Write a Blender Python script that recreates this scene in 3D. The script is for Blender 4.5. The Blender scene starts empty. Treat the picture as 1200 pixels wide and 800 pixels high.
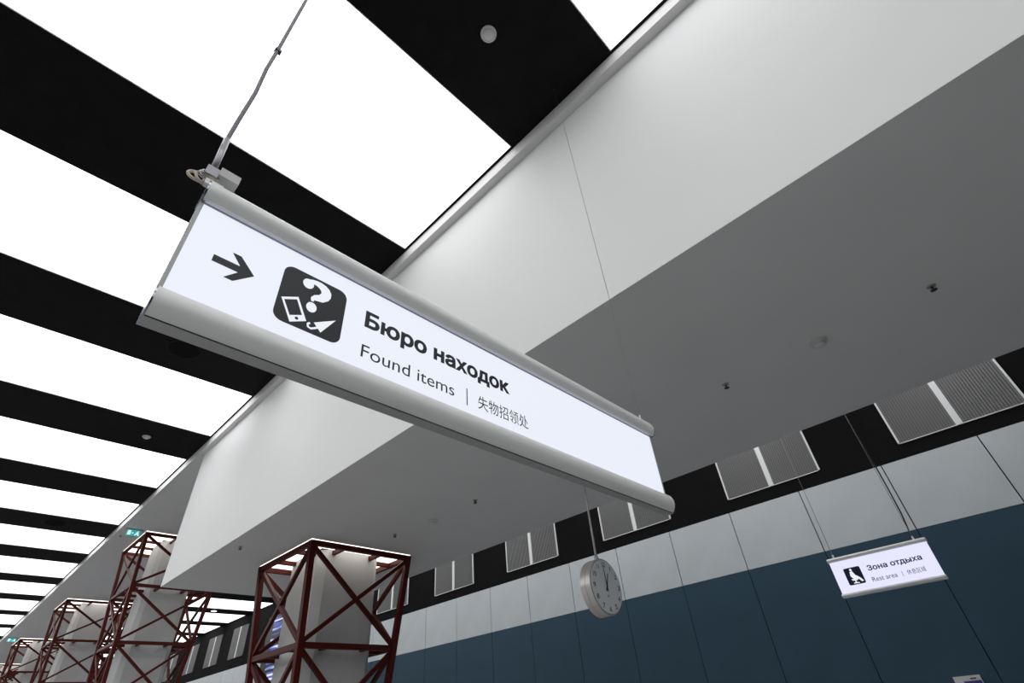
import bpy, math, random
from mathutils import Vector, Matrix, Euler
random.seed(7)
sc = bpy.context.scene
C = bpy.context.collection
E = 1.6                       # eye height; everything below is given relative to the eye, then lifted by E

# ---------------------------------------------------------------- camera
AX = ((0.70323981, -0.70725989, -0.07236856), (0.39591002, 0.47412816, -0.78642084), (0.59051589, 0.52439101, 0.61343708))
cam = bpy.data.cameras.new('camera')
cam.sensor_width = 36.0
cam.lens = 580.92 / 1200 * 36.0
cam.clip_start = 0.05
co = bpy.data.objects.new('camera', cam); C.objects.link(co)
right, up, back = Vector(AX[0]), -Vector(AX[1]), -Vector(AX[2])
m = Matrix((right, up, back)).transposed().to_4x4()
m.translation = Vector((0, 0, E))
co.matrix_world = m
sc.camera = co

# ---------------------------------------------------------------- world, exposure
w = bpy.data.worlds.new('world'); sc.world = w; w.use_nodes = True
w.node_tree.nodes['Background'].inputs[0].default_value = (0.02, 0.021, 0.023, 1)
w.node_tree.nodes['Background'].inputs[1].default_value = 1.0
vs = sc.view_settings
vs.view_transform = 'Standard'; vs.look = 'None'; vs.gamma = 1.0; vs.exposure = 0.0
vs.use_curve_mapping = False
PANEL_L = 2.4                 # radiance of the luminous ceiling
COLUMN_L = 2.4
SIGN_L = 0.93

# ---------------------------------------------------------------- materials
def srgb(r, g, b):
    return tuple((c / 255 / 12.92 if c / 255 <= .04045 else ((c / 255 + .055) / 1.055) ** 2.4) for c in (r, g, b)) + (1,)

def mat(name, col, rough=.6, metal=0.0, noise=0.0, nscale=6.0, bump=0.0, bscale=80.0, spec=.5, stretch=None):
    M = bpy.data.materials.new(name); M.use_nodes = True
    nt = M.node_tree; b = nt.nodes['Principled BSDF']
    b.inputs['Base Color'].default_value = col
    b.inputs['Roughness'].default_value = rough; b.inputs['Metallic'].default_value = metal
    b.inputs['Specular IOR Level'].default_value = spec
    tc = nt.nodes.new('ShaderNodeTexCoord')
    src = tc.outputs['Object']
    if stretch:
        mp = nt.nodes.new('ShaderNodeMapping'); mp.inputs['Scale'].default_value = stretch
        nt.links.new(src, mp.inputs[0]); src = mp.outputs[0]
    if noise > 0:
        n = nt.nodes.new('ShaderNodeTexNoise'); n.inputs['Scale'].default_value = nscale; n.inputs['Detail'].default_value = 5
        r = nt.nodes.new('ShaderNodeValToRGB')
        r.color_ramp.elements[0].position = .3; r.color_ramp.elements[1].position = .7
        r.color_ramp.elements[0].color = tuple(c * (1 - noise) for c in col[:3]) + (1,)
        r.color_ramp.elements[1].color = tuple(min(1, c * (1 + noise)) for c in col[:3]) + (1,)
        nt.links.new(src, n.inputs['Vector']); nt.links.new(n.outputs['Fac'], r.inputs[0])
        nt.links.new(r.outputs[0], b.inputs['Base Color'])
    if bump > 0:
        n2 = nt.nodes.new('ShaderNodeTexNoise'); n2.inputs['Scale'].default_value = bscale; n2.inputs['Detail'].default_value = 3
        bp = nt.nodes.new('ShaderNodeBump'); bp.inputs['Strength'].default_value = bump; bp.inputs['Distance'].default_value = .01
        nt.links.new(src, n2.inputs['Vector']); nt.links.new(n2.outputs['Fac'], bp.inputs['Height'])
        nt.links.new(bp.outputs[0], b.inputs['Normal'])
    return M

def emit(name, col, strength, base=(.08, .08, .08, 1)):
    M = bpy.data.materials.new(name); M.use_nodes = True
    b = M.node_tree.nodes['Principled BSDF']
    b.inputs['Base Color'].default_value = base
    b.inputs['Roughness'].default_value = .5
    b.inputs['Specular IOR Level'].default_value = .2
    b.inputs['Emission Color'].default_value = col
    b.inputs['Emission Strength'].default_value = strength
    return M

M_white = mat('white_paint', (.74, .745, .74, 1), .6, noise=.012, nscale=.8, bump=.03, bscale=60)
M_soffit = mat('soffit_paint', (.68, .68, .675, 1), .7, noise=.02, nscale=1.2, bump=.03, bscale=50)
M_cornice = mat('cornice_paint', (.68, .68, .665, 1), .5, noise=.02, nscale=3)
M_black = mat('black_ceiling', (.009, .009, .0095, 1), .75, noise=.15, nscale=4, bump=.05, bscale=120, spec=.08)
M_blackwall = mat('black_wall', (.010, .010, .0105, 1), .9, noise=.1, nscale=2, spec=.05)
M_gap = mat('joint_shadow_gap', (.012, .013, .014, 1), .9, spec=.1)
M_seam = mat('hairline_seam', (.25, .25, .25, 1), .8)
M_pgrey = mat('grey_wall_panel', (.555, .60, .62, 1), .6, noise=.03, nscale=1.5, bump=.02, bscale=90)
M_pblue = mat('blue_wall_panel', (.034, .074, .108, 1), .6, noise=.06, nscale=1.2, bump=.03, bscale=90, spec=.2)
M_floor = mat('floor_stone', (.30, .30, .30, 1), .45, noise=.08, nscale=1.5)
M_wallfar = mat('far_wall_paint', (.36, .37, .38, 1), .7, noise=.03, nscale=1)
M_red = mat('red_oxide_steel', (.070, .0075, .0040, 1), .5, noise=.25, nscale=5, bump=.04, bscale=60, spec=.18)
M_conc = mat('grey_pillar', (.50, .505, .50, 1), .75, noise=.06, nscale=1.6, bump=.06, bscale=25)
M_alu = mat('brushed_aluminium', (.86, .87, .86, 1), .42, metal=.0, noise=.04, nscale=40, stretch=(.05, 1, 1))
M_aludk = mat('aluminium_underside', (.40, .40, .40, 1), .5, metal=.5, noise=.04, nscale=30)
M_cap = mat('polished_end_cap', (.35, .37, .42, 1), .2, metal=.9)
M_steel = mat('steel_wire', (.30, .30, .32, 1), .4, metal=.7)
M_cable = mat('grey_cable_sleeve', (.22, .21, .24, 1), .6)
M_ivory = mat('ivory_cable', (.62, .57, .48, 1), .5)
M_blk = mat('black_plastic', (.012, .012, .014, 1), .5)
M_ink = mat('dark_lettering', (.014, .017, .024, 1), .55)
M_ink2 = mat('navy_lettering', (.010, .014, .060, 1), .55)
M_plastic = mat('white_plastic', (.62, .62, .60, 1), .5, noise=.02, nscale=20)
M_vframe = mat('white_vent_frame', (.80, .81, .81, 1), .5)
M_grille = mat('grey_grille', (.175, .175, .175, 1), .6)
M_grback = mat('grille_back', (.13, .13, .13, 1), .8)
M_clock = mat('clock_casing', (.60, .57, .55, 1), .35, metal=.55, noise=.03, nscale=30, stretch=(1, .1, 1))
M_dial = mat('clock_dial', (.82, .87, .90, 1), .5)
M_panel = emit('luminous_ceiling_film', (.985, .99, 1, 1), PANEL_L)
M_colglow = emit('warm_light_panel', (1, .93, .86, 1), COLUMN_L)
M_face = emit('backlit_sign_face', (.86, .90, 1, 1), SIGN_L)
M_face2 = emit('backlit_blue_white_face', (.78, .78, 1, 1), 1.0)
M_pict = emit('lit_pictogram_white', (.9, .93, 1, 1), .9)
M_down = emit('downlight_glow', (1, .93, .97, 1), 6)
M_green = emit('exit_sign_green', (.06, .38, .37, 1), .8, (.02, .25, .2, 1))
M_exitw = emit('exit_sign_white', (.62, 1, .98, 1), 1.1)

# ---------------------------------------------------------------- helpers
def prop(o, label=None, cat=None, group=None, kind=None):
    if label: o['label'] = label
    if cat: o['category'] = cat
    if group: o['group'] = group
    if kind: o['kind'] = kind
    return o

def link(name, me, m_, parent=None, loc=(0, 0, 0)):
    o = bpy.data.objects.new(name, me); C.objects.link(o)
    if m_ is not None and len(me.materials) == 0: me.materials.append(m_)
    o.location = loc
    if parent is not None: o.parent = parent
    return o

def empty(name, loc):
    o = bpy.data.objects.new(name, None); C.objects.link(o)
    o.location = (loc[0], loc[1], loc[2] + E); o.empty_display_size = .1
    return o

def mesh(name, verts, faces, smooth=False):
    me = bpy.data.meshes.new(name); me.from_pydata([tuple(v) for v in verts], [], faces); me.update()
    if smooth:
        me.polygons.foreach_set('use_smooth', [True] * len(me.polygons))
    return me

BOXF = [(0, 3, 2, 1), (4, 5, 6, 7), (0, 1, 5, 4), (1, 2, 6, 5), (2, 3, 7, 6), (3, 0, 4, 7)]
def boxv(x0, x1, y0, y1, z0, z1):
    return [(x0, y0, z0), (x1, y0, z0), (x1, y1, z0), (x0, y1, z0), (x0, y0, z1), (x1, y0, z1), (x1, y1, z1), (x0, y1, z1)]
def box(name, x0, x1, y0, y1, z0, z1, m_, parent=None):
    """world-space (eye-relative z) box; object origin at its centre"""
    c = Vector(((x0 + x1) / 2, (y0 + y1) / 2, (z0 + z1) / 2))
    me = mesh(name, boxv(x0 - c.x, x1 - c.x, y0 - c.y, y1 - c.y, z0 - c.z, z1 - c.z), BOXF)
    p = c + Vector((0, 0, E))
    if parent is not None: p = p - wloc(parent)
    return link(name, me, m_, parent, p)
def wloc(o):
    v = Vector((0, 0, 0))
    while o is not None:
        v += o.location; o = o.parent
    return v
def boxes(name, lst, m_, parent=None, origin=(0, 0, 0)):
    V, F = [], []
    for b in lst:
        k = len(V); V += boxv(*b); F += [tuple(i + k for i in f) for f in BOXF]
    me = mesh(name, [(v[0] - origin[0], v[1] - origin[1], v[2] - origin[2]) for v in V], F)
    p = Vector(origin) + Vector((0, 0, E))
    if parent is not None: p = p - wloc(parent)
    return link(name, me, m_, parent, p)

UNIT = {}
def unit_cube(m_):
    if m_.name not in UNIT:
        me = mesh('bar', boxv(-.5, .5, -.5, .5, -.5, .5), BOXF); me.materials.append(m_); UNIT[m_.name] = me
    return UNIT[m_.name]
def bar(name, a, b, wd, m_, parent, wd2=None):
    """square tube from a to b (eye-relative), sharing one mesh"""
    a, b = Vector(a), Vector(b); d = b - a
    z = d.normalized(); ref = Vector((0, 0, 1)) if abs(z.z) < .9 else Vector((0, 1, 0))
    x = ref.cross(z).normalized(); y = z.cross(x)
    R3 = Matrix((x, y, z)).transposed()
    o = bpy.data.objects.new(name, unit_cube(m_)); C.objects.link(o)
    o.rotation_euler = R3.to_euler(); o.scale = (wd, wd2 or wd, d.length)
    o.parent = parent
    o.location = (a + b) / 2 + Vector((0, 0, E)) - wloc(parent)
    return o

def tube_mesh(name, pts, r, n=8):
    pts = [Vector(p) for p in pts]; V, F = [], []
    for i, p in enumerate(pts):
        t = (pts[min(i + 1, len(pts) - 1)] - pts[max(i - 1, 0)]).normalized()
        ref = Vector((0, 1, 0)) if abs(t.y) < .9 else Vector((1, 0, 0))
        u = t.cross(ref).normalized(); v = t.cross(u)
        for k in range(n):
            a = 2 * math.pi * k / n
            V.append(p + (u * math.cos(a) + v * math.sin(a)) * r)
    for i in range(len(pts) - 1):
        for k in range(n):
            F.append((i * n + k, i * n + (k + 1) % n, (i + 1) * n + (k + 1) % n, (i + 1) * n + k))
    F.append(tuple(range(n))[::-1]); F.append(tuple(range((len(pts) - 1) * n, len(pts) * n)))
    return mesh(name, V, F, True)
def tube(name, pts, r, m_, parent, n=8):
    me = tube_mesh(name, pts, r, n)
    p = Vector((0, 0, E))
    if parent is not None: p = p - wloc(parent)
    return link(name, me, m_, parent, p)

def lathe_mesh(name, prof, n=32, axis='Z', smooth=True):
    V, F = [], []
    for (r, h) in prof:
        for k in range(n):
            a = 2 * math.pi * k / n
            c, s = r * math.cos(a), r * math.sin(a)
            V.append((c, s, h) if axis == 'Z' else (c, h, s) if axis == 'Y' else (h, c, s))
    for i in range(len(prof) - 1):
        for k in range(n):
            F.append((i * n + k, i * n + (k + 1) % n, (i + 1) * n + (k + 1) % n, (i + 1) * n + k))
    F.append(tuple(range(n))); F.append(tuple(range((len(prof) - 1) * n, len(prof) * n)))
    me = mesh(name, V, F)
    if smooth:
        for p in me.polygons:
            p.use_smooth = len(p.vertices) == 4
    import bmesh
    bm = bmesh.new(); bm.from_mesh(me); bmesh.ops.recalc_face_normals(bm, faces=bm.faces[:]); bm.to_mesh(me); bm.free()
    try: me.set_sharp_from_angle(angle=math.radians(35))
    except Exception: pass
    return me

def prism_x(name, prof, x0, x1, m_, parent):
    """profile of (y, z) points swept along x"""
    n = len(prof)
    V = [(x0, y, z) for y, z in prof] + [(x1, y, z) for y, z in prof]
    F = [(i, (i + 1) % n, n + (i + 1) % n, n + i) for i in range(n)] + [tuple(range(n))[::-1], tuple(range(n, 2 * n))]
    me = mesh(name, V, F)
    import bmesh
    bm = bmesh.new(); bm.from_mesh(me); bmesh.ops.recalc_face_normals(bm, faces=bm.faces[:]); bm.to_mesh(me); bm.free()
    for p in me.polygons: p.use_smooth = len(p.vertices) == 4
    try: me.set_sharp_from_angle(angle=math.radians(38))
    except Exception: pass
    return link(name, me, m_, parent, Vector((0, 0, E)) - (wloc(parent) if parent else Vector()))

# ---- flat print on sign faces. A frame turns (u, v, depth) into eye-relative world coordinates.
def text_loops(body):
    """outlines of a line of text in the built-in font, as closed loops"""
    cu = bpy.data.curves.new('lettering', 'FONT'); cu.body = body; cu.resolution_u = 4; cu.fill_mode = 'NONE'
    ob = bpy.data.objects.new('lettering', cu); C.objects.link(ob)
    dg = bpy.context.evaluated_depsgraph_get(); dg.update()
    me = bpy.data.meshes.new_from_object(ob.evaluated_get(dg))
    P = [v.co.to_2d() for v in me.vertices]; nxt = {}
    for e_ in me.edges: nxt.setdefault(e_.vertices[0], []).append(e_.vertices[1]); nxt.setdefault(e_.vertices[1], []).append(e_.vertices[0])
    bpy.data.objects.remove(ob); bpy.data.curves.remove(cu); bpy.data.meshes.remove(me)
    seen, loops = set(), []
    for st in range(len(P)):
        if st in seen or st not in nxt: continue
        lp, cur, prev = [st], st, None; seen.add(st)
        # vertices are stored in contour order: walk to the neighbour with the next index
        while True:
            c_ = [k for k in nxt[cur] if k not in seen]
            if not c_: break
            k = cur + 1 if cur + 1 in c_ else c_[0]
            lp.append(k); seen.add(k); cur = k
        q = []
        for k in lp:
            if not q or (P[k] - q[-1]).length > 1e-5: q.append(P[k].copy())
        if len(q) > 2 and (q[0] - q[-1]).length < 1e-5: q.pop()
        if len(q) > 2: loops.append(q)
    return loops
def area2(lp): return sum(lp[k - 1].x * lp[k].y - lp[k].x * lp[k - 1].y for k in range(len(lp)))
def fill_loops(loops):
    """triangulate by the non-zero winding rule, so overlapping contours fill properly"""
    from mathutils.geometry import delaunay_2d_cdt
    V, Ed = [], []
    for lp in loops:
        k0 = len(V); V += lp; Ed += [(k0 + k, k0 + (k + 1) % len(lp)) for k in range(len(lp))]
    vo, eo, fo, *_ = delaunay_2d_cdt(V, Ed, [], 0, 1e-6)
    keep = []
    for f in fo:
        c_ = sum((vo[k] for k in f), Vector((0, 0))) / len(f); wn = 0
        for lp in loops:
            for k in range(len(lp)):
                a, b = lp[k - 1], lp[k]
                if (a.y <= c_.y) != (b.y <= c_.y):
                    x = a.x + (c_.y - a.y) / (b.y - a.y) * (b.x - a.x)
                    if x > c_.x: wn += 1 if b.y > a.y else -1
        if wn: keep.append(tuple(f))
    return vo, keep
def grow(lp, d):
    out = []; n = len(lp)
    for k in range(n):
        e1 = (lp[k] - lp[k - 1]).normalized(); e2 = (lp[(k + 1) % n] - lp[k]).normalized()
        n1, n2 = Vector((-e1.y, e1.x)), Vector((-e2.y, e2.x)); m_ = n1 + n2
        if m_.length < .3: m_ = n1
        m_ = m_.normalized(); out.append(lp[k] + m_ * (d / max(.5, m_.dot(n1))))
    return out
def lettering(body, frame, u0, u1, v0, v1, m_, parent, bold=0.0, name='lettering', ref=.72):
    """fit a line of text between u0..u1; v0 baseline, v1 cap height; bold = stroke growth in em; each word is a part"""
    loops = text_loops(body)
    if bold:
        sg_ = -1 if sum(area2(l) for l in loops) > 0 else 1
        loops = [grow(l, sg_ * bold) for l in loops]
    xs = [p.x for l in loops for p in l]; a, b = min(xs), max(xs)
    nw = len(body.split()); cuts = []
    if nw > 1:                                        # the widest gaps in x separate the words
        iv = sorted((min(p.x for p in l), max(p.x for p in l)) for l in loops); gaps = []; e_ = iv[0][1]
        for lo, hi in iv:
            if lo > e_: gaps.append((lo - e_, (lo + e_) / 2))
            e_ = max(e_, hi)
        cuts = sorted(g_[1] for g_ in sorted(gaps)[-(nw - 1):])
    for wi in range(nw):
        lo = cuts[wi - 1] if wi else -1e9; hi = cuts[wi] if wi < nw - 1 else 1e9
        vo, fo = fill_loops([l for l in loops if lo < l[0].x < hi])
        P = [frame(u0 + (p.x - a) / (b - a) * (u1 - u0), v0 + (p.y + bold) / (ref + 2 * bold) * (v1 - v0), .0015) for p in vo]
        link(name, mesh(name, P, fo), m_, parent, Vector((0, 0, E)) - wloc(parent))
def poly(name, pts, frame, m_, parent, depth=.0015):
    me = mesh(name, [frame(u, v, depth) for u, v in pts], [tuple(range(len(pts)))])
    return link(name, me, m_, parent, Vector((0, 0, E)) - wloc(parent))
def ribbon(name, pts, widths, frame, m_, parent, depth=.0022):
    """flat stroke of varying width through points"""
    n = len(pts); L, Rr = [], []
    for i in range(n):
        p0, p1 = pts[max(i - 1, 0)], pts[min(i + 1, n - 1)]
        dx, dy = p1[0] - p0[0], p1[1] - p0[1]; d = math.hypot(dx, dy) or 1
        nx, ny = -dy / d, dx / d; w_ = widths[i] / 2 if hasattr(widths, '__len__') else widths / 2
        L.append((pts[i][0] + nx * w_, pts[i][1] + ny * w_)); Rr.append((pts[i][0] - nx * w_, pts[i][1] - ny * w_))
    V = [frame(u, v, depth) for u, v in L + Rr]
    F = [(i, i + 1, n + i + 1, n + i) for i in range(n - 1)]
    return link(name, mesh(name, V, F), m_, parent, Vector((0, 0, E)) - wloc(parent))
def circ(cx, cy, rx, ry=None, n=20, a0=0, a1=360):
    ry = ry or rx
    return [(cx + rx * math.cos(math.radians(a0 + (a1 - a0) * k / n)), cy + ry * math.sin(math.radians(a0 + (a1 - a0) * k / n))) for k in range(n)]
def rrect(u0, u1, v0, v1, r, n=6):
    P = []
    for cx, cy, a in ((u1 - r, v1 - r, 0), (u0 + r, v1 - r, 90), (u0 + r, v0 + r, 180), (u1 - r, v0 + r, 270)):
        for k in range(n + 1):
            t = math.radians(a + 90 * k / n); P.append((cx + r * math.cos(t), cy + r * math.sin(t)))
    return P

# ================================================================ the hall
ZC, ZS, ZH = 6.0, 2.84, 5.80          # luminous ceiling, low soffit, high soffit (above the eye)
XB, XE, XW = 2.964, 7.08, 11.95       # bulkhead face, its other side, panelled wall
XC, XP, XL = 2.855, 2.825, -11.0      # cornice face, end of the light strips, left wall
Y0, Y1, YE = -13.0, 58.0, 13.0         # hall ends, bulkhead end
FL = -E

prop(box('floor', XL - .3, XW + .4, Y0 - .3, Y1 + .3, FL - .2, FL, M_floor), kind='structure')
prop(box('wall_left', XL - .2, XL, Y0, Y1, FL, ZC + .1, M_wallfar), kind='structure')
prop(box('wall_back', XL, XW + .2, Y0 - .2, Y0, FL, ZC + .1, M_blackwall), kind='structure')  # unseen end wall, made black to cut bounced light near the camera
prop(box('wall_front', XL, XW + .2, Y1, Y1 + .2, FL, ZC + .1, M_wallfar), kind='structure')

ceiling = prop(box('ceiling', XL - .2, XW + .2, Y0 - .2, Y1 + .2, ZC + .16, ZC + .30, M_black), kind='structure')
# black bands and the luminous strips between them
starts = [-14.8, -11, -7.2, -3.35, .605, 4.56, 8.47, 12.38, 16.27, 19.95, 23.65, 27.50, 30.95, 34.52, 38.1, 41.7, 45.3, 48.9, 52.5, 56.1]
widths = [1.6, 1.6, 1.6, 1.6, 1.6, 1.60, 1.60, 1.58, 1.50, 1.50, 1.45, 1.20, 1.15, 1.05, 1.05, 1.05, 1.05, 1.05, 1.05, 1.05]
XF0, XF1 = 7.22, XW - .06             # bay next to the panelled wall
for s, wd in zip(starts, widths):
    box('black_band', XL, XC, s, s + wd, ZC, ZC + .16, M_black, ceiling)
    box('black_band', 7.16, XW, s, s + wd, ZC, ZC + .16, M_black, ceiling)
box('black_edge_strip', XP, XC, Y0, Y1, ZC - .002, ZC + .16, M_black, ceiling)
box('black_edge_strip', XF1, XW, Y0, Y1, ZC - .002, ZC + .16, M_black, ceiling)
box('black_edge_strip', 7.14, XF0, Y0, Y1, ZC - .002, ZC + .16, M_black, ceiling)
ORD = ['first', 'second', 'third', 'fourth', 'fifth', 'sixth', 'seventh', 'eighth', 'ninth', 'tenth', 'eleventh', 'twelfth',
       'thirteenth', 'fourteenth', 'fifteenth', 'sixteenth', 'seventeenth', 'eighteenth']
n_near = n_far = 0
def light_strip(x0, x1, y0, y1, label, group):
    root = empty('ceiling_light', ((x0 + x1) / 2, (y0 + y1) / 2, ZC + .10))
    prop(root, label, 'ceiling light', group)
    box('diffuser', x0, x1, y0 + .012, y1 - .012, ZC + .02, ZC + .05, M_panel, root)
    boxes('edge_profile', [(x0, x1, y0, y0 + .012, ZC + .005, ZC + .14), (x0, x1, y1 - .012, y1, ZC + .005, ZC + .14),
                           (x0, x1, y0, y1, ZC + .13, ZC + .15)], M_vframe, root, ((x0 + x1) / 2, (y0 + y1) / 2, ZC + .10))
for i in range(len(starts) - 1):
    a, b = starts[i] + widths[i], starts[i + 1]
    if b < -8: continue
    if b < -1:
        light_strip(XL + .05, XP, a, b, 'glowing ceiling strip behind the camera', 'luminous strips behind the camera'); continue
    n_near += 1
    if a < .6: lab = 'glowing white ceiling strip cut off by the top edge beside the bulkhead'
    elif n_near == 2: lab = 'widest glowing white ceiling strip, crossed by the hanging cable of the large sign'
    else: lab = f'glowing white ceiling strip left of the bulkhead, {ORD[n_near - 1]} counted from the top edge'
    light_strip(XL + .05, XP, a, b, lab, 'luminous strips of the main ceiling')
    if a > 26.5 or (a < 26.5 and b > 26.5):
        n_far += 1
        light_strip(XF0, XF1, a, b, f'glowing ceiling strip beside the vented wall, {ORD[n_far - 1]} behind the bulkhead end', 'luminous strips by the vented wall')
    elif a > -3.5:
        light_strip(XF0, XF1, a, b, 'glowing ceiling strip hidden above the gap between bulkhead and panelled wall', 'luminous strips hidden above the gap')

# high soffit with its cornice face, low bulkhead
hs = prop(box('ceiling_soffit', XC + .012, 7.14, Y0, Y1, ZH, ZC + .16, M_soffit), kind='structure')
cor = prop(box('trim_1', XC + .006, XC + .012, Y0, Y1, ZH + .003, ZC + .16, M_seam), kind='structure')
for a, b in ((Y0, 1.50), (1.504, YE), (YE + .001, 27), (27.004, 40), (40.004, Y1)):
    box('cornice_board', XC, XC + .03 if a > 9 else XB + .004, a, b, ZH - .001, ZC + .15, M_cornice, cor)
bk = prop(box('wall_bulkhead', XB + .012, XE - .012, Y0, YE - .012, ZS + .012, ZH + .0, M_seam), kind='structure')
for a, b in ((Y0, 1.468), (1.473, YE)):
    box('face_board', XB, XB + .014, a, b, ZS, ZH, M_white, bk)
    box('rear_board', XE - .014, XE, a, b, ZS, ZH, M_white, bk)
# low soffit boards leave the opening of the column light
CN = (5.02, 9.60)                     # near column
OP = 1.035
box('soffit_board', XB + .002, XE - .002, Y0, CN[1] - OP, ZS - .001, ZS + .014, M_soffit, bk)
box('soffit_board', XB + .002, XE - .002, CN[1] + OP, YE - .002, ZS - .001, ZS + .014, M_soffit, bk)
box('soffit_board', XB + .002, CN[0] - OP, CN[1] - OP, CN[1] + OP, ZS - .001, ZS + .014, M_soffit, bk)
box('soffit_board', CN[0] + OP, XE - .002, CN[1] - OP, CN[1] + OP, ZS - .001, ZS + .014, M_soffit, bk)
box('end_board', XB + .0, XE, YE - .014, YE, ZS, ZH, M_white, bk)

# panelled wall
ZA, ZB_ = 3.57, 2.33
wr = prop(box('wall_right', XW + .03, XW + .25, Y0, Y1, FL, ZC + .16, M_gap), kind='structure')
box('upper_wall', XW, XW + .03, Y0, Y1, ZA + .004, ZC + .16, M_blackwall, wr)
js = [-.44 + 1.62 * k for k in range(-8, 1)] + [1.150, 2.77, 4.37, 5.97, 7.60, 9.225, 10.87, 12.5, 14.14, 15.79] + [15.79 + 1.63 * k for k in range(1, 26)]
js[0] = Y0
g = .010
for a, b in zip(js[:-1], js[1:]):
    box('grey_panel', XW - .012, XW + .03, a + g, b - g, ZB_ + .004, ZA - .002, M_pgrey, wr)
    box('blue_panel', XW - .012, XW + .03, a + .007, b - .007, FL, ZB_ - .004, M_pblue, wr)

# wall vents
vents = [(-4.98, -2.93), (-1.36, .70), (2.19, 4.29), (5.82, 7.93), (9.56, 11.68), (13.26, 15.31), (16.92, 18.94), (31.5, 33.42), (35.05, 36.95), (38.65, 40.55), (42.2, 44.1), (45.8, 47.7)]
vlab = {1: 'largest grey louvred wall vent at the right edge above the small hanging sign', 2: 'grey louvred wall vent between the large sign end and the small hanging sign',
        3: 'grey louvred wall vent right of the clock rod, partly behind the large sign', 4: 'grey louvred wall vent left of the clock rod under the soffit',
        5: 'grey louvred wall vent just right of the nearest red lattice column', 6: 'grey louvred wall vent seen through the right side of the nearest red lattice column'}
ZV0, ZV1 = 3.845, 5.42
grille_me = None
for i, (a, b) in enumerate(vents):
    root = empty('wall_vent', (XW, (a + b) / 2, ZV0))
    if i == 0: lab = 'grey louvred wall vent outside the right edge of the photo'
    elif i in vlab: lab = vlab[i]
    else: lab = f'tall grey louvred vent under the far ceiling strips, {ORD[i - 7]} beyond the nearest lattice column'
    prop(root, lab, 'vent', 'louvred vents in the black wall band')
    zt = ZV1 + (.10 if i > 6 else 0); zb = ZV0 + (.20 if i > 6 else .03 if i == 6 else 0)
    mid = (a + b) / 2; x0 = XW - .03
    boxes('vent_frame', [(x0, XW, a, a + .035, zb, zt), (x0, XW, b - .035, b, zb, zt), (x0, XW, a, b, zb, zb + .014), (x0, XW, a, b, zt - .014, zt)], M_vframe if i < 7 else M_grille, root, (XW, mid, zb))
    box('mullion', x0 - .006, XW, mid - .055, mid + .055, zb, zt, M_vframe, root)
    for (p, q) in ((a + .035, mid - .055), (mid + .055, b - .035)):
        gp = box('grille_panel', XW - .012, XW - .002, p, q, zb + .014, zt - .014, M_grback, root)
        n = 20
        sl = boxes('louvres', [(x0 + .004, XW - .012, p + (q - p) * (k + .2) / n, p + (q - p) * (k + .75) / n, zb + .014, zt - .014) for k in range(n)], M_grille, gp, (XW, (p + q) / 2, zb))
        prop(sl, kind='stuff')

# wall screen seen through the nearest lattice column
scr = empty('wall_screen', (XW - .1, 23.9, 2.4))
prop(scr, 'dark wall screen with glowing blue and white rows behind the nearest lattice column', 'screen')
box('casing', XW - .16, XW - .012, 20.2, 28.6, 2.35, 5.30, M_blk, scr)
M_scr = bpy.data.materials.new('screen_picture'); M_scr.use_nodes = True
nt = M_scr.node_tree; bs = nt.nodes['Principled BSDF']
tc = nt.nodes.new('ShaderNodeTexCoord'); mp = nt.nodes.new('ShaderNodeMapping'); mp.inputs['Scale'].default_value = (0, .22, 4.6)
nz = nt.nodes.new('ShaderNodeTexNoise'); nz.inputs['Scale'].default_value = 1.3; nz.inputs['Detail'].default_value = 2
rp = nt.nodes.new('ShaderNodeValToRGB'); e = rp.color_ramp.elements
e[0].position = .47; e[0].color = (.002, .003, .008, 1); e[1].position = .50; e[1].color = (.04, .08, .42, 1)
for pos, c_ in ((.56, (.05, .09, .45, 1)), (.585, (.75, .8, 1, 1)), (.66, (.8, .85, 1, 1))):
    k = e.new(pos); k.color = c_
nt.links.new(tc.outputs['Object'], mp.inputs[0]); nt.links.new(mp.outputs[0], nz.inputs['Vector']); nt.links.new(nz.outputs['Fac'], rp.inputs[0])
nt.links.new(rp.outputs[0], bs.inputs['Emission Color']); bs.inputs['Emission Strength'].default_value = 1.0; bs.inputs['Base Color'].default_value = (.01, .01, .012, 1)
box('display', XW - .168, XW - .158, 20.4, 27.95, 3.0, 5.2, M_scr, scr)
box('red_mark', XW - .172, XW - .166, 26.0, 26.7, 3.78, 3.98, emit('screen_red', (1, .12, .1, 1), .9), scr)
for zz in (2.55, 2.72):
    box('white_row', XW - .172, XW - .158, 24.5, 27.6, zz, zz + .08, emit('screen_white', (.8, .85, 1, 1), 1.0), scr)
box('blue_row', XW - .170, XW - .158, 24.5, 27.7, 2.45, 2.88, emit('screen_blue', (.06, .10, .55, 1), .9), scr)

# plaque at the lower right edge, fixed to the blue wall
pl = empty('wall_plaque', (XW, 1.55, -.2)); prop(pl, 'small grey-white notice box on blue wall at the bottom edge', 'notice')
box('casing', XW - .06, XW - .012, 1.38, 1.74, -.25, .135, M_plastic, pl)
box('dark_stamp', XW - .064, XW - .059, 1.44, 1.52, .085, .105, mat('brown_print', (.10, .05, .03, 1), .6), pl)
box('coloured_print', XW - .064, XW - .059, 1.39, 1.62, -.2, .065, mat('violet_print', (.05, .03, .22, 1), .6), pl)

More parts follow.
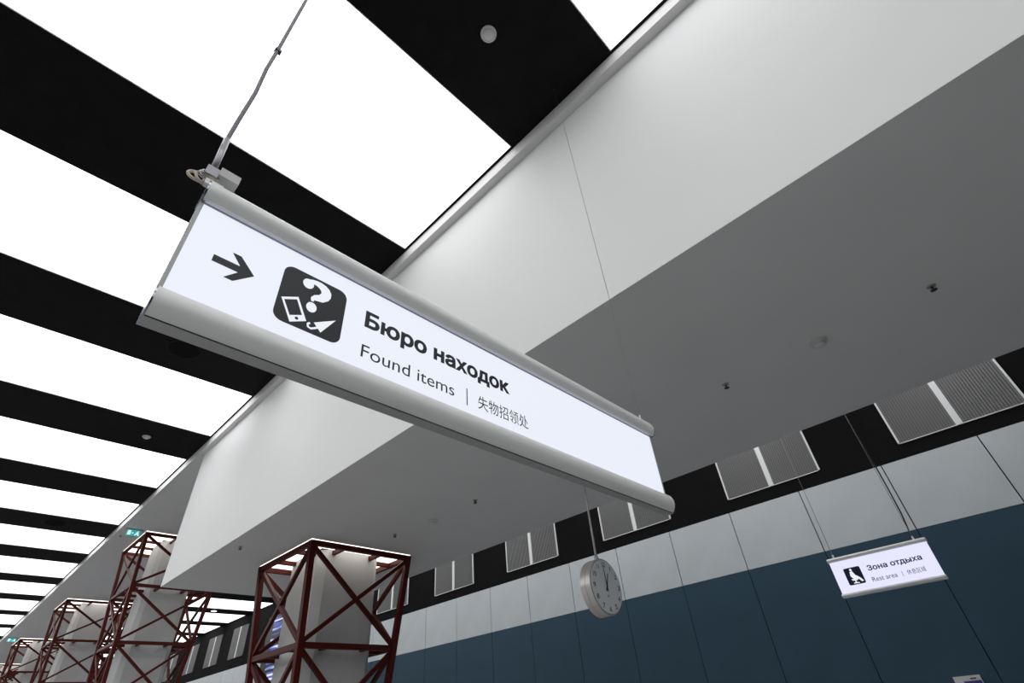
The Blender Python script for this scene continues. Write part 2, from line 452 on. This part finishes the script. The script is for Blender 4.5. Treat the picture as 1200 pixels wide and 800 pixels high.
# ================================================================ lattice columns
NODES = [5.732, 4.27, 2.782, 1.275, -.22, -1.6]
def half(z): return max(.755, 1.0 + .0861 * (z - 2.81))
def lattice(cx, cy, top, ptop, lab, llab, panel_half):
    nodes = NODES[top:]
    root = empty('lattice_column', (cx, cy, FL)); prop(root, lab, 'column', 'columns in red steel lattices')
    def corner(z, sx, sy):
        h = half(z); return (cx + sx * h, cy + sy * h, z)
    S4 = [(-1, -1), (1, -1), (1, 1), (-1, 1)]
    for sx, sy in S4:
        zz = [nodes[0] + .04, -.22]
        bar('post', corner(zz[0], sx, sy), corner(zz[1], sx, sy), .095, M_red, root)
        bar('post_foot', corner(-.22, sx, sy), corner(-1.6, sx, sy), .095, M_red, root)
    for i, z in enumerate(nodes[:-1]):
        for k in range(4):
            a, b = S4[k], S4[(k + 1) % 4]
            bar('horizontal', corner(z, *a), corner(z, *b), .075, M_red, root, .085)
            z2_ = nodes[i + 1]
            bar('diagonal', corner(z - .03, *a), corner(z2_ + .03, *b), .062, M_red, root, .066)
            bar('diagonal', corner(z - .03, *b), corner(z2_ + .03, *a), .062, M_red, root, .066)
            # stubs tying the frame to the pillar
            h = half(z); hp = .60
            for t in (-.38, .38):
                mx, my = (a[0] + b[0]) / 2, (a[1] + b[1]) / 2
                tx, ty = (t, 0) if mx == 0 else (0, t)
                bar('stub', (cx + mx * h + tx, cy + my * h + ty, z - .0), (cx + mx * hp + tx, cy + my * hp + ty, z - .0), .07, M_red, root)
    # chamfered pillar
    pr = root
    hp, ch = .62, .13
    ring = [(-hp + ch, -hp), (hp - ch, -hp), (hp, -hp + ch), (hp, hp - ch), (hp - ch, hp), (-hp + ch, hp), (-hp, hp - ch), (-hp, -hp + ch)]
    V = [(x, y, 0) for x, y in ring] + [(x, y, ptop - .004 - FL) for x, y in ring]
    F = [(i, (i + 1) % 8, 8 + (i + 1) % 8, 8 + i) for i in range(8)] + [tuple(range(8))[::-1], tuple(range(8, 16))]
    prop(link('shaft', mesh('shaft', V, F), M_conc, pr), 'grey chamfered pillar inside the lattice')
    hb = hp + .02
    box('base_plinth', cx - hb, cx + hb, cy - hb, cy + hb, FL, FL + .12, M_conc, pr)
    # light panel around the pillar head
    lr = empty('column_light', (cx, cy, ptop)); prop(lr, llab, 'ceiling light', 'warm light panels around the pillar heads')
    H = panel_half
    q = hp
    boxes('diffuser', [(cx - H, cx - q, cy - H, cy + H, ptop, ptop + .012), (cx + q, cx + H, cy - H, cy + H, ptop, ptop + .012),
                       (cx - q, cx + q, cy - H, cy - q, ptop, ptop + .012), (cx - q, cx + q, cy + q, cy + H, ptop, ptop + .012)], M_colglow, lr, (cx, cy, ptop))
    return root
lattice(CN[0], CN[1], 2, ZS - .002, 'nearest column, grey pillar in a dark red steel lattice under the low soffit',
        'warm light panel around the head of the nearest pillar', OP)
far = [(4.83, 20.68), (4.82, 31.3), (4.80, 42.0), (4.85, 52.4)]
fl = ['grey column in dark red steel lattice just beyond the white bulkhead end', 'grey column in dark red lattice, second one behind the bulkhead end',
      'grey column in dark red lattice, third one behind the bulkhead end', 'farthest column in red lattice, at the bottom left corner']
ll_ = ['warm light panel at the pillar head just beyond the bulkhead end', 'warm light panel at the pillar head of the second lattice behind the bulkhead',
       'warm light panel at the pillar head of the third lattice behind the bulkhead', 'warm light panel at the pillar head of the farthest lattice']
for (x, y), a, c_ in zip(far, fl, ll_):
    lattice(x, y, 0, ZH - .014, a, c_, half(5.77) + .03)

# ================================================================ large hanging sign (Found items)
S = 1.3
YS = S                                # plane of the lit face
def fr1(u, v, d): return (u * S, YS - d, v * S)
sg = empty('hanging_sign', (1.04 * S, YS, .69 * S))
prop(sg, 'large backlit hanging sign with arrow reading Found items in three languages', 'sign')
TH = .032                             # thickness of the lit box
box('light_box', .052 * S, 2.052 * S, YS, YS + TH, .755 * S, 1.07 * S, M_face, sg)
box('side_trim', .044 * S, .0525 * S, YS - .004, YS + TH + .004, .76 * S, 1.065 * S, M_aludk, sg)
box('side_trim', 2.0515 * S, 2.056 * S, YS - .004, YS + TH + .004, .76 * S, 1.065 * S, M_aludk, sg)
def profile(z0, z1, flip):
    """rounded extrusion: bulging on both faces, flat strip on the outer edge; z0 outer edge, z1 inner edge (towards the face)"""
    P = []
    n = 12
    for k in range(n + 1):            # front bulge from the inner edge to the outer edge
        t = k / n
        z = z1 + (z0 - z1) * t
        P.append((YS - .003 - .030 * math.sin(math.pi * (.10 + .86 * t)) ** .75, z))
    Q = [(2 * YS + TH - y, z) for y, z in reversed(P)]
    return P + Q
x0, x1 = .046 * S, 2.072 * S
prism_x('bottom_rail', profile(.690 * S, .764 * S, 0), x0, x1, M_alu, sg)
prism_x('top_rail', profile(1.132 * S, 1.060 * S, 1), x0, x1, M_alu, sg)
box('bottom_strip', x0, x1, YS - .006, YS + TH + .006, .686 * S, .690 * S, M_aludk, sg)
box('rail_groove', x0, x1, YS - .0085, YS - .006, .6885 * S, .692 * S, M_blk, sg)
box('shadow_line', x0, x1, YS - .006, YS - .001, 1.052 * S, 1.0555 * S, mat('blue_grey_shadow', (.22, .24, .36, 1), .4), sg)  # blue-grey strip painted as the shadow line below the top rail
for xa, xb_ in ((x0 - .005, x0), (x1, x1 + .005)):
    prism_x('end_cap', profile(.688 * S, .766 * S, 0), xa, xb_, M_cap, sg)
    prism_x('end_cap', profile(1.134 * S, 1.058 * S, 1), xa, xb_, M_cap, sg)
# arrow
arrow = [(.113, .918), (.172, .918), (.147, .949), (.168, .949), (.208, .9075), (.168, .866), (.147, .866), (.172, .897), (.113, .897)]
me = mesh('arrow', [fr1(u, v, .0015) for u, v in arrow], [(0, 1, 7, 8), (1, 2, 3, 4), (1, 4, 7), (7, 4, 5, 6)])
link('arrow', me, M_ink, sg, Vector((0, 0, E)) - wloc(sg))
ic = poly('pictogram', rrect(.270, .448, .814, .998, .026), fr1, M_ink, sg)
# question mark
qp = []
for a in range(0, 11): qp.append((.357 + .032 * math.cos(math.radians(165 - a * 19)), .957 + .024 * math.sin(math.radians(165 - a * 19))))
qp += [(.377, .936), (.362, .930), (.356, .924), (.356, .915)]
ww = [.010, .012, .013, .014, .017, .021, .025, .028, .029, .028, .027, .024, .018, .012, .007]
ribbon('question_mark', qp, ww, fr1, M_pict, ic)
poly('question_curl', circ(.3365, .966, .0150, .0165), fr1, M_pict, ic, .0024)
poly('question_dot', circ(.3575, .8945, .0140, .0165), fr1, M_pict, ic, .0024)
ph = poly('phone', [(.280, .885), (.320, .908), (.353, .845), (.314, .822)], fr1, M_pict, ic, .0022)
poly('phone_screen', [(.288, .881), (.318, .898), (.339, .857), (.310, .841)], fr1, M_ink, ph, .003)
poly('phone_button', circ(.328, .8405, .0045), fr1, M_ink, ph, .003)
um = poly('umbrella', [(.428, .888), (.372, .851), (.394, .829)], fr1, M_pict, ic, .0022)
ribbon('umbrella_handle', [(.386, .842), (.376, .834), (.368, .829), (.360, .831), (.358, .839), (.363, .845)], .006, fr1, M_pict, um)
lettering('Бюро находок', fr1, .511, 1.088, .914, .9725, M_ink, sg, bold=.040)
lettering('Found items', fr1, .512, .837, .811, .8545, M_ink, sg)
poly('divider', [(.887, .798), (.891, .798), (.891, .860), (.887, .860)], fr1, M_ink, sg)
lettering('失物招领处', fr1, .936, 1.169, .809, .848, M_ink, sg)
# hangers
hx = .036 * S
yc = YS + TH / 2
boxes('cable_bracket', [(hx - .004, hx + .05, yc - .010, yc + .010, 1.13 * S, 1.15 * S)], M_alu, sg, (hx, yc, 1.13 * S))
tube('hanger_cable', [(hx + .004, yc, 1.175 * S), (hx - .003, yc, 1.30 * S), (hx + .002, yc, 1.45 * S), (hx + .010, yc, 1.62 * S), (hx + .006, yc, 1.78 * S), (hx + .012, yc, 1.95 * S), (hx + .022, yc, 2.4 * S), (hx + .05, yc, ZC)], .0078, M_cable, sg)
tube('steel_sleeve', [(hx + .004, yc, 1.17 * S), (hx - .002, yc, 1.34 * S)], .0105, M_steel, sg, 6)
box('cable_tie', hx + .000, hx + .028, yc - .010, yc + .010, 1.925 * S, 1.937 * S, M_blk, sg)
box('cable_gripper', hx - .016, hx + .022, yc - .014, yc + .014, 1.163 * S, 1.196 * S, M_steel, sg)
cb = box('connector_block', hx + .022, hx + .085, yc - .022, yc + .022, 1.172 * S, 1.203 * S, M_aludk, sg)
loop = []
for k in range(19):
    a = math.radians(-60 + k * 20)
    loop.append((hx - .014 + .030 * math.cos(a) - .010, yc + .010 * math.sin(a * .5), 1.150 * S + .018 * math.sin(a)))
tube('ivory_wire', loop, .0052, M_ivory, sg)
tube('ivory_wire', [(hx + .030, yc, 1.172 * S), (hx + .012, yc - .006, 1.160 * S), (hx - .020, yc, 1.168 * S), (hx - .036, yc, 1.155 * S), (hx - .028, yc, 1.140 * S), (hx - .006, yc, 1.128 * S)], .0052, M_ivory, sg)
tube('shackle', [(hx - .012 + .014 * math.cos(t * .7), yc, 1.165 * S + .018 * math.sin(t * .7)) for t in range(10)], .004, M_cap, sg)
rx = 2.035 * S
tube('hanger_wire', [(rx, yc, 1.13 * S), (rx, yc, ZC)], .0004, M_steel, sg, 6)
box('wire_crimp', rx - .004, rx + .004, yc - .004, yc + .004, 1.152 * S, 1.172 * S, M_plastic, sg)

# ================================================================ small hanging sign (Rest area)
X2 = 9.3
def fr2(u, v, d): return (X2 - d, u * X2, v * X2)
s2 = empty('hanging_sign', (X2, .164 * X2, .126 * X2))
prop(s2, 'small backlit hanging sign reading Rest area, in front of the blue wall', 'sign')
T2 = .05
ya, yb2 = .0935 * X2, .2335 * X2
box('light_box', X2, X2 + T2, ya, yb2, .1275 * X2, .177 * X2, M_face2, s2)
for (za, zb) in ((.1245, .1300), (.1765, .1825)):
    n = 8; prof = []
    for k in range(n + 1):
        t = math.pi * k / n
        prof.append((-.012 - .022 * math.sin(t), (za + (zb - za) * k / n) * X2))
    full = prof + [(T2 - a, z) for a, z in reversed(prof)]
    m_ = len(full)
    V = [(X2 + a, ya - .012, z) for a, z in full] + [(X2 + a, yb2 + .012, z) for a, z in full]
    F = [(i, (i + 1) % m_, m_ + (i + 1) % m_, m_ + i) for i in range(m_)] + [tuple(range(m_)), tuple(range(m_, 2 * m_))[::-1]]
    link('bottom_rail' if za < .15 else 'top_rail', mesh('rail', V, F), M_alu, s2, Vector((0, 0, E)) - wloc(s2))
def sq(name, pts, m_, parent, d=.0015): return poly(name, [(u, v) for u, v in pts], fr2, m_, parent, d)
ic2 = sq('pictogram', rrect(.1935, .2178, .1397, .1643, .0022), M_ink2, s2)
# seated figure, built in a local square: s to the right in view, t upwards
def loc2(s_, t_): return (.2178 - s_ * .0243, .1397 + t_ * .0246)
sq('figure_head', [loc2(*p) for p in circ(.42, .86, .075)], M_pict, ic2, .003)
sq('figure_body', [loc2(*p) for p in ((.32, .76), (.48, .78), (.55, .60), (.60, .40), (.36, .36), (.27, .52))], M_pict, ic2, .003)
sq('figure_leg', [loc2(*p) for p in ((.36, .46), (.60, .52), (.80, .34), (.92, .14), (.80, .11), (.68, .28), (.40, .28))], M_pict, ic2, .003)
sq('chair_seat', [loc2(*p) for p in ((.24, .34), (.62, .30), (.60, .22), (.30, .24))], M_pict, ic2, .003)
sq('chair_base', [loc2(*p) for p in ((.40, .24), (.47, .24), (.50, .12), (.64, .10), (.64, .05), (.30, .07), (.30, .12), (.42, .13))], M_pict, ic2, .003)
lettering('Зона отдыха', fr2, .1838, .1088, .1545, .1622, M_ink2, s2, bold=.026)
lettering('Rest area', fr2, .1840, .1492, .1390, .1455, M_ink2, s2)
sq('divider', [(.1424, .1378), (.1418, .1378), (.1418, .1452), (.1424, .1452)], M_ink2, s2)
lettering('休息区域', fr2, .1358, .1112, .1393, .1446, M_ink2, s2)
for yy in (.224 * X2, .107 * X2):
    tube('hanger_wire', [(X2 + T2 / 2, yy, .182 * X2), (X2 + T2 / 2, yy, ZC)], .004, M_steel, s2, 6)
    box('wire_clamp', X2 + T2 / 2 - .012, X2 + T2 / 2 + .012, yy - .012, yy + .012, .182 * X2, .188 * X2, M_alu, s2)
pc = [(.1090, .182), (.1062, .205), (.1046, .2244), (.1041, .2587), (.1042, .30), (.1058, .347), (.1070, .40), (.1073, .5), (.1073, ZC / X2)]
tube('power_cable', [(X2 + T2 / 2 + .012, u * X2, v * X2) for u, v in pc], .010, M_blk, s2, 6)

# ================================================================ clock
KX, KY, KZ, KR, KT = 5.07, 3.51, 1.165, .290, .150
ck = empty('hanging_clock', (KX, KY, KZ)); prop(ck, 'round silver double-sided clock hanging on a thin rod from the soffit', 'clock')
prof = [(KR - .016, -KT / 2), (KR, -KT / 2 + .006), (KR, -.004), (KR - .004, -.002), (KR - .004, .002), (KR, .004), (KR, KT / 2 - .006), (KR - .016, KT / 2)]
link('casing', lathe_mesh('casing', prof, 56, 'Y'), M_clock, ck)
for sgn, nm in ((-1, 'dial'), (1, 'dial')):
    d = link(nm, lathe_mesh('dial', [(KR - .018, -.002), (KR - .018, .002)], 56, 'Y'), M_dial, ck, (0, sgn * (KT / 2 + .0015), 0))
    if sgn == -1: dial = d
def frk(u, v, d): return (KX + u, KY - KT / 2 - .0036 - d, KZ + v)
for h in range(1, 13):
    a = math.radians(90 - h * 30); r = KR * .78
    wd = .012 if h == 1 else .038 if h == 11 else .040 if h < 10 else .058; hh = .052
    cx, cy = r * math.cos(a), r * math.sin(a)
    lettering(str(h), frk, cx - wd / 2, cx + wd / 2, cy - hh / 2, cy + hh / 2, M_ink, dial, bold=.010, name='numeral')
ribbon('minute_hand', [(.008, -.055), (0, 0), (-.018, .215)], [.017, .015, .008], frk, M_blk, ck, .006)
ribbon('hour_hand', [(-.022, -.05), (0, 0), (.052, .135)], [.020, .019, .012], frk, M_blk, ck, .005)
poly('hub', circ(0, 0, .014), frk, M_blk, ck, .007)
ribbon('dial_mark', [(-.014, -.085), (-.014, -.110)], .004, frk, M_ink, dial, .001)
ribbon('dial_mark', [(.010, -.085), (.010, -.110)], .004, frk, M_ink, dial, .001)
ribbon('dial_mark', [(-.014, -.098), (.010, -.098)], .004, frk, M_ink, dial, .001)
tube('rod', [(KX, KY, KZ + KR - .01), (KX, KY, ZS)], .0125, M_clock, ck, 12)
tube('collar', [(KX, KY, KZ + KR - .008), (KX, KY, KZ + KR + .045)], .024, M_clock, ck, 12)
link('ceiling_rose', lathe_mesh('rose', [(.05, -.02), (.055, 0)], 24), M_clock, ck, (0, 0, ZS - KZ - .001))

# ================================================================ small fittings
def detector(x, y, z, label, R=.085, m_=None):
    r = empty('smoke_detector', (x, y, z)); prop(r, label, 'smoke detector', 'smoke detectors')
    m_ = m_ or M_plastic
    link('base', lathe_mesh('base', [(R * .96, 0), (R, -.012), (R * .98, -.024)], 28), m_, r)
    link('vent_ring', lathe_mesh('vent_ring', [(R * .70, -.022), (R * .70, -.042)], 24), M_blk, r)
    link('cap', lathe_mesh('cap', [(R * .86, -.026), (R * .84, -.031), (R * .72, -.032), (R * .70, -.040), (R * .60, -.052), (R * .35, -.060), (.004, -.062)], 28), m_, r)
def sprinkler(x, y, z, label):
    r = empty('sprinkler', (x, y, z)); prop(r, label, 'sprinkler', 'ceiling sprinklers')
    link('rosette', lathe_mesh('rosette', [(.038, 0), (.036, -.006), (.016, -.012)], 20), M_aludk, r)
    link('stem', lathe_mesh('stem', [(.010, -.008), (.010, -.020), (.005, -.022), (.005, -.045)], 12), M_blk, r)
    boxes('yoke', [(x - .020, x - .014, y - .003, y + .003, z - .045, z - .016), (x + .014, x + .020, y - .003, y + .003, z - .045, z - .016)], M_blk, r, (x, y, z))
    link('deflector', lathe_mesh('deflector', [(.028, -.045), (.028, -.048)], 16), M_blk, r)
detector(1.69, 1.43, ZC, 'round white smoke detector on the black band nearest the top edge', .088)
detector(1.72, 13.2, ZC, 'round white smoke detector on the black band left of the bulkhead end', .085)
detector(5.12, .44, ZS - .001, 'round smoke detector on low soffit above the large sign end', .085)
detector(5.17, 6.73, ZS - .001, 'round smoke detector on low soffit beside the nearest lattice column', .085)
sprinkler(5.06, -.56, ZS - .001, 'sprinkler on low soffit nearest the right edge')
sprinkler(5.12, 1.44, ZS - .001, 'sprinkler on low soffit right of the large sign')
sprinkler(5.14, 5.63, ZS - .001, 'sprinkler on low soffit just below the large sign')
sprinkler(5.06, 7.66, ZS - .001, 'sprinkler on low soffit right of the nearest lattice column')
sprinkler(3.20, 9.6, ZS - .001, 'sprinkler on low soffit left of the nearest lattice column')
sprinkler(3.04, 20.25, ZH - .001, 'sprinkler on high soffit beside the exit sign')
def grille(x, y, label):
    r = empty('ceiling_speaker', (x, y, ZC)); prop(r, label, 'ceiling speaker', 'black speakers in the black bands')
    link('ring', lathe_mesh('ring', [(.30, 0), (.30, -.010), (.27, -.016), (.25, -.004), (.25, 0)], 36), mat('speaker_ring', (.012, .012, .012, 1), .8, spec=.08), r)
    link('cone', lathe_mesh('cone', [(.25, -.002), (.16, -.010), (.08, -.004)], 32), mat('speaker_grille', (.008, .008, .008, 1), .9, spec=.05), r)
grille(1.22, 9.25, 'round black speaker in the black band under the large sign')
grille(1.33, 20.65, 'round black speaker in a thin far black band at left')
dl = empty('downlight', (10.0, 31.53, ZC)); prop(dl, 'small lit round downlight in a black band by the far vents', 'downlight')
link('lens', lathe_mesh('lens', [(.135, -.004), (.125, -.010), (.08, -.012)], 28), M_down, dl)
link('rim', lathe_mesh('rim', [(.16, 0), (.155, -.008), (.135, -.008)], 28), M_vframe, dl)

def exit_sign(x, y, z, label, k=1.0):
    r = empty('exit_sign', (x, y, z)); prop(r, label, 'exit sign', 'green exit signs under the high soffit')
    wd, hh = .37 * k, .19 * k
    box('mount', x - wd / 2 - .04, x + wd / 2 + .06, y - .03, y + .05, z - .03, z, M_aludk, r)
    box('housing', x - wd / 2, x + wd / 2, y, y + .03, z - .03 - hh, z - .03, M_aludk, r)
    p = box('panel', x - wd / 2 + .005, x + wd / 2 - .005, y - .004, y, z - .025 - hh, z - .035, M_green, r)
    zc_ = z - .03 - hh / 2
    f = lambda u, v, d: (x + u * wd, y - .004 - d, zc_ + v * hh)
    poly('doorway', [(-.40, -.32), (-.18, -.32), (-.18, .36), (-.40, .36)], f, M_exitw, p, .002)
    poly('arrow', [(-.1, -.07), (.02, -.07), (.02, .07), (-.1, .07)], f, M_exitw, p, .002)
    poly('runner_head', circ(.33, .30, .035, .08), f, M_exitw, p, .002)
    poly('runner_body', [(.22, .18), (.36, .20), (.40, -.05), (.46, -.34), (.36, -.34), (.30, -.10), (.18, -.34), (.10, -.28), (.22, -.02)], f, M_exitw, p, .002)
exit_sign(3.20, 19.40, ZH - .001, 'green lit exit sign under the high soffit beside the bulkhead end')
exit_sign(3.17, 40.6, ZH - .001, 'tiny teal exit sign far away in the bottom left corner')
